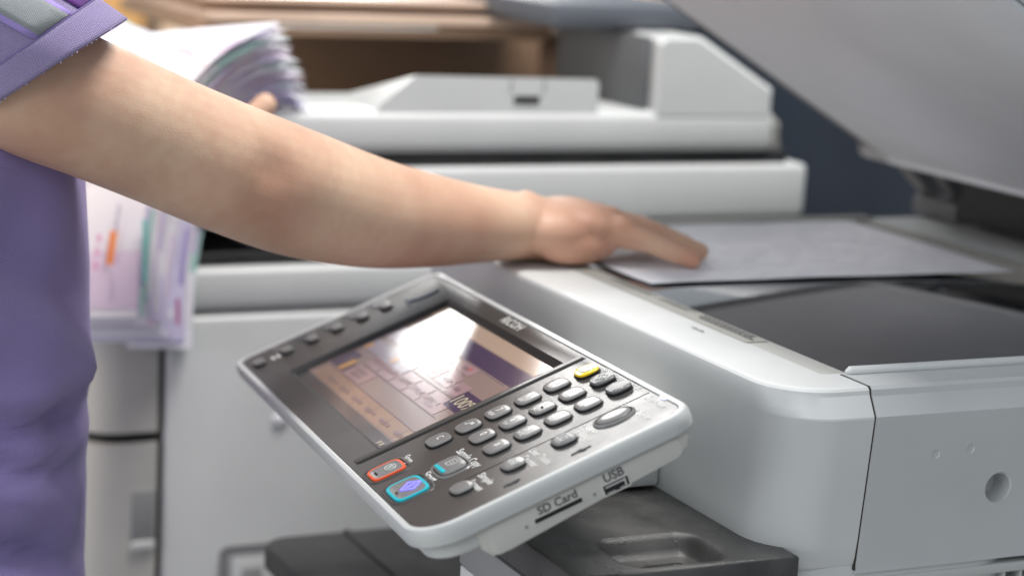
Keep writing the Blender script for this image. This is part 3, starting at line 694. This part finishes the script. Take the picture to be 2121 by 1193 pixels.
bm = bmesh.new(); loft(bm, [ring3(rrect(-.97, XF - .005, -.262, -.2085, [.030, .002, .002, .030], 8), z) for z in (-.2065, -.1970)]); from_bm('door_trim', bm, BLACK, c2)
bm = bmesh.new(); loft(bm, [ring3(rrect(-.98, XF, -.270, -.2082, [.034, .002, .002, .034], 8), z) for z in (-.93, -.2085, -.2068)]); fd2 = from_bm('paper_drawer', bm, WARM, c2)
bm = bmesh.new(); bbox(bm, (XF - .002, -.2290, -.292), (XF + .0015, -.2095, -.246), .001); from_bm('drawer_handle', bm, GREYP, fd2)
bm = bmesh.new(); bbox(bm, (XF - .002, -.2290, -.296), (XF + .004, -.2095, -.288), .002); from_bm('drawer_handle', bm, WHITE, fd2)
bm = bmesh.new(); bbox(bm, (XF - .002, -.112, -.199), (XF + .003, -.098, -.189), .003, 3); from_bm('side_white_block', bm, mat('block_white', (.85, .86, .88), .3), c2)  # small white block on the side door
bm = bmesh.new(); bbox(bm, (XF - .002, -.154, -.40), (XF + .003, -.09, -.299), .006, 3); so = from_bm('socket_plate', bm, GREYP, c2)
bm = bmesh.new(); bbox(bm, (XF, -.146, -.39), (XF + .0045, -.098, -.308), .004, 3); from_bm('socket_face', bm, WHITE, so)
bm = bmesh.new(); bbox(bm, (XF, -.136, -.35), (XF + .006, -.118, -.318), .002, 2); from_bm('socket_inset', bm, GREYP, so)
seal(c2)

# ------------------------------------------------------------------ far background: cabinet, board, post
area('warm_lamp_far', (-2.15, .02, .38), (-2.75, .35, 0), .3, .3, 6, (1, .82, .62))
cb = thing('cabinet', 'brown wooden cabinet with beige boards, blurred behind the white document feeder', 'cabinet', (-2.9, 1.0, -.95))
box('carcass', (-3.3, .56, -.95), (-2.75, 1.485, -.075), WOOD, cb, bev=.004)
box('board', (-3.3, .56, -.045), (-2.60, 1.485, -.028), PINKB, cb, bev=.006)
box('board', (-3.3, .56, -.020), (-2.66, 1.485, -.006), PINKB, cb, bev=.006)
box('board', (-3.3, .50, .004), (-2.56, 1.485, .034), PINKB, cb, bev=.006)
box('drawer_front', (-2.752, .60, -.30), (-2.735, 1.0, -.095), WOOD, cb, bev=.004)
box('drawer_front', (-2.752, 1.02, -.30), (-2.735, 1.44, -.095), WOOD, cb, bev=.004)
box('back_board', (-3.3, .56, -.075), (-2.95, 1.485, .25), mat('dark_board', (.22, .13, .08), .5), cb, bev=0)
seal(cb)
pt = box('post', (-2.72, .43, -.95), (-2.60, .535, .6), mat('post_white', (.70, .62, .54), .5), bev=.006); pt['label'] = 'pale upright post between the tan board and the brown cabinet'; pt['category'] = 'post'
tb = box('panel_board', (-2.85, -.25, -.95), (-2.80, .425, .6), TAN, bev=.003); tb['label'] = 'tan board standing upright behind the paper stack at upper left'; tb['category'] = 'board'

# ------------------------------------------------------------------ stack of documents under the other arm
ds = thing('document_stack', 'thick fanned stack of white and lilac documents held against the purple shirt', 'paper stack', P(280, 740, 1.60))
NS = 62
def bez(p0, p1, p2, p3, s):
    a = (1 - s); return (p0[0] * a ** 3 + 3 * p1[0] * a * a * s + 3 * p2[0] * a * s * s + p3[0] * s ** 3, p0[1] * a ** 3 + 3 * p1[1] * a * a * s + 3 * p2[1] * a * s * s + p3[1] * s ** 3)
pal = [0, 0, 2, 0, 1, 0, 0, 0, 3, 3, 0, 0, 2, 0, 1, 0, 0, 2, 0, 0, 2, 0, 1, 0, 0, 3, 0, 1, 0, 0, 1, 0, 0, 1, 2, 0, 1, 0, 3, 0, 1, 1, 0, 1, 0, 1, 1, 4, 1, 0, 1, 4]
for i in range(NS):
    t = i / (NS - 1); j1, j2, j3 = random.uniform(-9, 9), random.uniform(-9, 9), random.uniform(-26, 22)
    if i == 0: j1 = j2 = j3 = 0
    tt = t ** .85
    p0 = (582 + 76 * tt + j1, 46 + 222 * t + j2 * .5); p3 = (281 + 116 * tt + j2 * .6, 638 + 75 * t + j3)
    if i >= NS - 6: p3 = (398, 722)
    p1 = (455 + 70 * t, 75 + 100 * t); p2 = (288 + 112 * t, 200 + 140 * t)
    d0 = 1.585 + .085 * t
    R1, L1 = [], []
    m_ = 18
    for k in range(m_ + 1):
        s = k / m_; x, y_ = bez(p0, p1, p2, p3, s)
        d = d0 + .035 * (1 - s) ** 2 + .004 * math.sin(s * 9 + i)
        R1.append(P(x, y_, d))
        xl = min(320 - 200 * s ** .5, x - 55); yl = 68 + 3 * t + (y_ - p0[1]) * (p3[1] - 68 - 3 * t) / (p3[1] - p0[1])
        L1.append((xl, yl, d))
    rows = []
    for k in range(m_ + 1):
        a = Vector(R1[k]); b = P(*L1[k][:2], L1[k][2] + .012)
        rows.append([a.lerp(b, q / 5) + (RC.row[2].to_3d() * (.004 * math.sin(q / 5 * 3.1))) for q in range(6)])
    vs = [p for r in rows for p in r]
    fs = [(k * 6 + q, k * 6 + q + 1, (k + 1) * 6 + q + 1, (k + 1) * 6 + q) for k in range(m_) for q in range(5)]
    sh = pydata('sheet', vs, fs, SHEETS[0 if i == 0 else pal[i % len(pal)]], ds, smooth=True)
def on_sheet(x, y_, w, h, m, name, tilt=.13):
    pts = [P(x + a * w / 2 - b * h / 2 * tilt, y_ + b * h / 2, 1.5835) for a, b in ((-1, -1), (1, -1), (1, 1), (-1, 1))]
    return pydata(name, pts, [(0, 1, 2, 3)], m, ds)
on_sheet(231, 513, 13, 70, TAPE, 'index_tag')
for k, (x, y_) in enumerate(((205, 488), (201, 515), (198, 545))):
    for q in range(3): on_sheet(x, y_ + q * 6, 9, 3.5, MAG, 'sheet_print', 0)
for k in range(12): on_sheet(247 - k * .6 + random.uniform(-2, 2), 425 + k * 5 + random.uniform(-1, 1), 8, 2.2, mat('ink_grey', (.25, .22, .36), .6) if k == 0 else bpy.data.materials['ink_grey'], 'sheet_print', 0)
for k in range(7): on_sheet(231 + random.uniform(-2, 2), 566 + k * 9 + random.uniform(-1, 1), 6, 2.6, bpy.data.materials['ink_grey'], 'sheet_print', 0)
on_sheet(400, 120, 12, 32, mat('pale_tag', (.95, .70, .62), .6), 'index_tag', -1.6)
for (x, y_, w, h, m) in ((300, 520, 10, 130, SHEETS[5]), (293, 625, 7, 60, SHEETS[3]), (368, 645, 9, 55, mat('pink_tab', (.70, .28, .48), .6))):
    pts = [P(x + a * w / 2, y_ + b * h / 2, 1.580) for a, b in ((-1, -1), (1, -1), (1, 1), (-1, 1))]
    pydata('index_tag', pts, [(0, 1, 2, 3)], m, ds)
seal(ds)

# ------------------------------------------------------------------ the person
per = thing('person', 'person in a purple short-sleeved polo shirt pressing a sheet onto the scanner glass', 'person', (-.08, -.5, -.95))
bm = bmesh.new()
def limb(stations, n=28):
    """stations: (centre, radius across the view, radius along the view)"""
    pts = [s[0] for s in stations]; rings = []
    fine = []
    for i in range(len(pts) - 1):                           # Catmull-Rom between the stations
        for q in range(4):
            t = q / 4
            def cr(f):
                a, b, c, d = (f(stations[max(i - 1, 0)]), f(stations[i]), f(stations[i + 1]), f(stations[min(i + 2, len(stations) - 1)]))
                return .5 * ((2 * b) + (c - a) * t + (2 * a - 5 * b + 4 * c - d) * t * t + (3 * b - a - 3 * c + d) * t ** 3)
            fine.append((cr(lambda s: s[0]), cr(lambda s: s[1]), cr(lambda s: s[2])))
    fine.append(stations[-1])
    for i, (c, r1, r2) in enumerate(fine):
        d = (fine[min(i + 1, len(fine) - 1)][0] - fine[max(i - 1, 0)][0]).normalized()
        side_ = d.cross(Vector((RC[2][0], RC[2][1], RC[2][2]))).normalized(); dep = d.cross(side_).normalized()
        rings.append([c + side_ * (r1 * math.cos(2 * math.pi * k / n)) + dep * (r2 * math.sin(2 * math.pi * k / n)) for k in range(n)])
    # rounded ends
    loft(bm, rings)
def blob(c, sx, sy, sz, M=None):
    r = bmesh.ops.create_uvsphere(bm, u_segments=20, v_segments=12, radius=1)
    for v in r['verts']:
        p = Vector((v.co.x * sx, v.co.y * sy, v.co.z * sz)); v.co = Vector(c) + ((M @ p) if M else p)
def finger(pts, rs):
    n = 12; pts = [Vector(p) for p in pts]
    for i in range(len(pts) - 1):
        a, b = pts[i], pts[i + 1]; m_ = 5; ring_ = []
        d = (b - a).normalized(); s1 = d.cross(Vector((0, 0, 1))).normalized(); s2 = d.cross(s1)
        for k in range(m_ + 1):
            t = k / m_; r_ = rs[i] * (1 - t) + rs[i + 1] * t; c = a.lerp(b, t)
            ring_.append([c + (s1 * math.cos(2 * math.pi * q / n) + s2 * math.sin(2 * math.pi * q / n)) * r_ for q in range(n)])
        loft(bm, ring_)
    for p, r_ in zip(pts, rs): blob(p, r_, r_, r_)
def st(px, py, hw, dep, k=1.0): r_ = hw * dep / FPX; return (P(px, py, dep), r_, r_ * k)
limb([st(-330, -60, 190, 1.10), st(-150, 55, 168, 1.10), st(60, 172, 151, 1.12, .98), st(200, 232, 143, 1.14, .95), st(340, 292, 138, 1.17, .95), st(485, 352, 137, 1.20, .95), st(622, 402, 133, 1.24, .92),
      st(765, 440, 116, 1.28, .95), st(895, 458, 96, 1.335, 1.0), st(1000, 466, 79, 1.38, 1.08), st(1082, 470, 69, 1.415, 1.22), st(1140, 477, 67, 1.432, 1.35)])
blob(P(1088, 420, 1.415), .009, .012, .0085)                # bone of the wrist
# hand, palm down on the sheet, fingers towards +y; the little finger is nearest the camera
Mh = Matrix.Rotation(rad(-12), 3, 'X')
blob((-.088, -.036, .0235), .036, .042, .0195); blob((-.068, -.022, .014), .016, .030, .0135)     # heel
blob((-.090, -.010, .0275), .037, .032, .0150, Mh)
for x_, z_ in ((-.062, .0270), (-.080, .0305), (-.099, .0300), (-.117, .0270)): blob((x_, .008, z_), .0092, .011, .0085)
finger([(-.063, .003, .023), (-.053, .026, .0180), (-.047, .041, .0115), (-.0415, .0545, .0070)], [.0096, .0080, .0074, .0062])
finger([(-.081, .007, .026), (-.073, .037, .0210), (-.068, .057, .0130), (-.0645, .0725, .0078)], [.0102, .0086, .0080, .0068])
finger([(-.099, .009, .026), (-.095, .041, .0205), (-.092, .061, .0130), (-.0900, .0760, .0080)], [.0104, .0088, .0082, .0070])
finger([(-.116, .007, .025), (-.117, .037, .0200), (-.117, .056, .0130), (-.1165, .0690, .0080)], [.0102, .0086, .0080, .0068])
finger([(-.112, -.032, .020), (-.134, -.010, .0160), (-.146, .010, .0120), (-.1520, .0240, .0090)], [.0130, .0112, .0094, .0078])
# trunk and the other arm, which runs behind the right arm to hold the stack
limb([(Vector((-.10, -.49, z)), a, b) for z, a, b in ((-.55, .12, .09), (-.3, .115, .085), (-.05, .12, .085), (.15, .13, .09), (.26, .12, .08), (.31, .06, .05), (.36, .05, .05))])
limb([(Vector((-.19, -.50, .22)), .05, .05), (P(-120, 60, 1.42), .045, .045), (P(-60, 230, 1.48), .034, .038), (P(120, 262, 1.50), .026, .030), (P(300, 322, 1.52), .022, .026), (P(400, 350, 1.535), .022, .030)])
blob(P(440, 345, 1.545), .030, .028, .022)
for (a, b, c, r_) in (((455, 330), (508, 262), (549, 218), .0100), ((470, 345), (535, 310), (575, 290), .0080), ((465, 365), (530, 345), (590, 335), .0078), ((455, 380), (520, 375), (570, 372), .0072)):
    finger([P(*a, 1.55), P(*b, 1.548), P(*c, 1.552)], [r_ * 1.15, r_, r_ * .9])
finger([P(420, 365, 1.55), P(455, 420, 1.56), P(470, 440, 1.57)], [.010, .0088, .0075])
me = bpy.data.meshes.new('body_src'); bmesh.ops.recalc_face_normals(bm, faces=bm.faces); bm.to_mesh(me); bm.free()
src = bpy.data.objects.new('body_src', me); COL.objects.link(src)
rm = src.modifiers.new('r', 'REMESH'); rm.mode = 'VOXEL'; rm.voxel_size = .0016; rm.use_smooth_shade = True
sm = src.modifiers.new('s', 'SMOOTH'); sm.factor = .6; sm.iterations = 12
dg = bpy.context.evaluated_depsgraph_get(); me2 = bpy.data.meshes.new_from_object(src.evaluated_get(dg)); bpy.data.objects.remove(src)
BUMPS = [(P(560, 352, 1.172), .014, -.0030), (P(580, 362, 1.178), .018, -.0022), (P(590, 425, 1.185), .022, .0016), (P(690, 385, 1.215), .024, .0022), (P(620, 300, 1.20), .03, .0015), (P(510, 330, 1.165), .026, .0015), (P(660, 440, 1.21), .022, -.0012),
         (P(470, 420, 1.165), .02, .0015), (P(1020, 420, 1.36), .012, .0012), (P(940, 470, 1.30), .03, -.0012)]
vv_ = CAM
for v in me2.vertices:
    co = v.co; n_ = None
    for c, r_, a in BUMPS:
        d2 = (co - c).length_squared
        if d2 < 9 * r_ * r_:
            n_ = n_ or (CAM - co).normalized(); co = co + n_ * (a * math.exp(-d2 / (r_ * r_)))
    if n_: v.co = co
me2.materials.clear(); bodyo = link('body', me2, SKIN, per)

# sleeve: rings round the upper arm
def uv_loft(name, rings, m, parent, wrap=True, mis=None, mats=None, solid=.0016):
    bm = bmesh.new(); n = len(rings[0]); vs = [[bm.verts.new(p) for p in r] for r in rings]
    uvl = bm.loops.layers.uv.new('UVMap')
    lv = [0]
    for k in range(1, len(rings)): lv.append(lv[-1] + (rings[k][n // 4] - rings[k - 1][n // 4]).length)
    lu = [0]
    mid = rings[len(rings) // 2]
    for i in range(1, n + 1): lu.append(lu[-1] + (mid[i % n] - mid[i - 1]).length)
    for k in range(len(rings) - 1):
        for i in range(n if wrap else n - 1):
            j = (i + 1) % n
            f = bm.faces.new((vs[k][i], vs[k][j], vs[k + 1][j], vs[k + 1][i]))
            if mis: f.material_index = mis(i, k)
            for l, (a, b) in zip(f.loops, ((i, k), (i + 1, k), (i + 1, k + 1), (i, k + 1))): l[uvl].uv = (lu[a], lv[b])
    bmesh.ops.recalc_face_normals(bm, faces=bm.faces)
    me = bpy.data.meshes.new(name); bm.to_mesh(me); bm.free()
    o = link(name, me, mats or m, parent)
    if solid:
        s = o.modifiers.new('s', 'SOLIDIFY'); s.thickness = solid; s.offset = -1
    return o
shirt = None
view = Vector((RC[2][0], RC[2][1], RC[2][2]))              # towards the camera
def sleeve_ring(cx, cy, ax, ay, dep, rd, n=96, wr=0):
    c = P(cx, cy, dep); a = P(cx + ax, cy + ay, dep) - c; vw = (CAM - c).normalized()
    out = []
    for k in range(n):
        t = 2 * math.pi * k / n
        w_ = 1 + wr * (.020 * math.sin(t * 5 + cy * .013) + .012 * math.sin(t * 9 + cx * .02))
        out.append(c + a * (math.cos(t) * w_) + vw * (rd * math.sin(t) * w_))
    return out
srs = []
for k in range(26):
    t = k / 25
    cx = 90 - 460 * t; cy = 152 - 235 * t
    ax = 172 + 20 * t; ay = -112 - 60 * t
    srs.append(sleeve_ring(cx, cy, ax, ay, 1.118 - .024 * t, .0505 + .02 * t, wr=min(1, t * 2 + .25)))
for k in range(26):                                         # the hidden upper end runs into the shoulder
    f = max(0, (k / 25 - .42) / .58); f = f * f * (3 - 2 * f)
    cen = sum(srs[k], Vector()) / len(srs[k])
    srs[k] = [p.lerp(Vector((-.075, -.490, .175)) + (p - cen) * .85, f) for p in srs[k]]
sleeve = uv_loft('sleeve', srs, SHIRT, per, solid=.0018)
def band(name, k0, k1, off, m, i0=0, i1=96, solid=.001):
    """a strip of cloth lying on the sleeve between rings k0 and k1 (fractional)"""
    def ringat(kf):
        a = int(kf); f = kf - a; r0, r1 = srs[a], srs[min(a + 1, 25)]
        cen = sum(r0, Vector()) / 96
        return [(p.lerp(q, f) + (p.lerp(q, f) - cen).normalized() * off) for p, q in zip(r0, r1)]
    rs_ = [ringat(k0 + (k1 - k0) * j / 6) for j in range(7)]
    wrap = (i0 == 0 and i1 == 96)
    if not wrap: rs_ = [[r[i % 96] for i in range(i0, i1 + 1)] for r in rs_]
    return uv_loft(name, rs_, m, per, wrap=wrap, solid=solid)
band('sleeve_cuff', 0.0, 3.6, .0004, SHIRT, solid=.0006)
band('cuff_seam', 3.60, 3.70, .0008, mat('seam_purple', (.22, .16, .42), .9), solid=.0003)
band('grey_stripe', 3.8, 14, .0012, STRIPE, 13, 19)
band('stripe_edge', 3.8, 14, .0010, mat('stripe_edge_cloth', (.36, .27, .62), .9), 12, 20, .0004)
band('purple_insert', 3.8, 14, .0013, DKPURP, 4, 10)
bm = bmesh.new()                                            # loose thread ends along the hem
for k in range(54, 0, -1):
    i = k; p = srs[0][i % 96]
    if random.random() < .55:
        d = (P(100, 200, 1.12) - P(60, 130, 1.12)).normalized()
        tube(bm, [p + d * -.0006, p + d * .0008 + view * random.uniform(-.0004, .0008)], .00028, 5)
from_bm('hem_thread', bm, mat('hem_thread_pale', (.6, .55, .8), .8), per)

# torso of the shirt
n = 120; rings = []
prof_t = [(-.46, .0), (-.30, .0), (-.20, .0), (-.12, .0), (-.06, .001), (-.02, .001), (.02, .0), (.07, -.003), (.12, -.008), (.18, -.018), (.24, -.03), (.29, -.05), (.32, -.08), (.335, -.11)]
zs = [-.50 + .84 * k / 110 for k in range(111)]
def fold(t, z):
    # a deep crease at the waist with ridges above and below it, and soft diagonal drapes
    a = .0; q = t - .35
    for (z0, sl_, wdt, amp) in ((-.052, -.012, .0100, -.0110), (-.066, -.014, .0080, .0070), (-.078, -.022, .0065, -.0055), (-.096, -.030, .014, .0050), (-.036, .0, .012, .0045),
                                (-.122, -.055, .011, -.0060), (-.140, -.050, .016, .0040), (.004, -.06, .022, .0045), (.035, -.05, .018, -.0030), (-.185, -.05, .02, .004), (.085, .05, .025, .003)):
        zc_ = z0 + sl_ * q + .004 * math.sin(t * 2.3 + z0 * 60)
        a += amp * math.exp(-((z - zc_) / wdt) ** 2) * (.65 + .35 * math.sin(t * 1.7 + z0 * 40))
    return a + .0010 * math.sin(t * 7 + z * 30) + .0006 * math.sin(t * 13 - z * 22)
for z in zs:
    sh_ = 0
    for q in range(len(prof_t) - 1):
        if prof_t[q][0] <= z <= prof_t[q + 1][0]:
            f = (z - prof_t[q][0]) / (prof_t[q + 1][0] - prof_t[q][0]); sh_ = prof_t[q][1] * (1 - f) + prof_t[q + 1][1] * f
    if z > .335: sh_ = -.12
    a, b = .165 + sh_ * .9, .130 + sh_
    r_ = []
    for k in range(n):
        t = 2 * math.pi * k / n
        tq = min(1, max(0, (t - .72) / .42)); e = fold(t, z) * (2.7 - 2.45 * tq * tq * (3 - 2 * tq)) - .003
        c_, s_ = math.cos(t), math.sin(t)
        r_.append(Vector((-.100 + (a + e) * math.copysign(abs(c_) ** .85, c_), -.482 + (b + e) * 1.0 * math.copysign(abs(s_) ** .85, s_), z)))
    rings.append(r_)
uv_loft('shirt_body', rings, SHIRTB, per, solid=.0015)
seal(per)
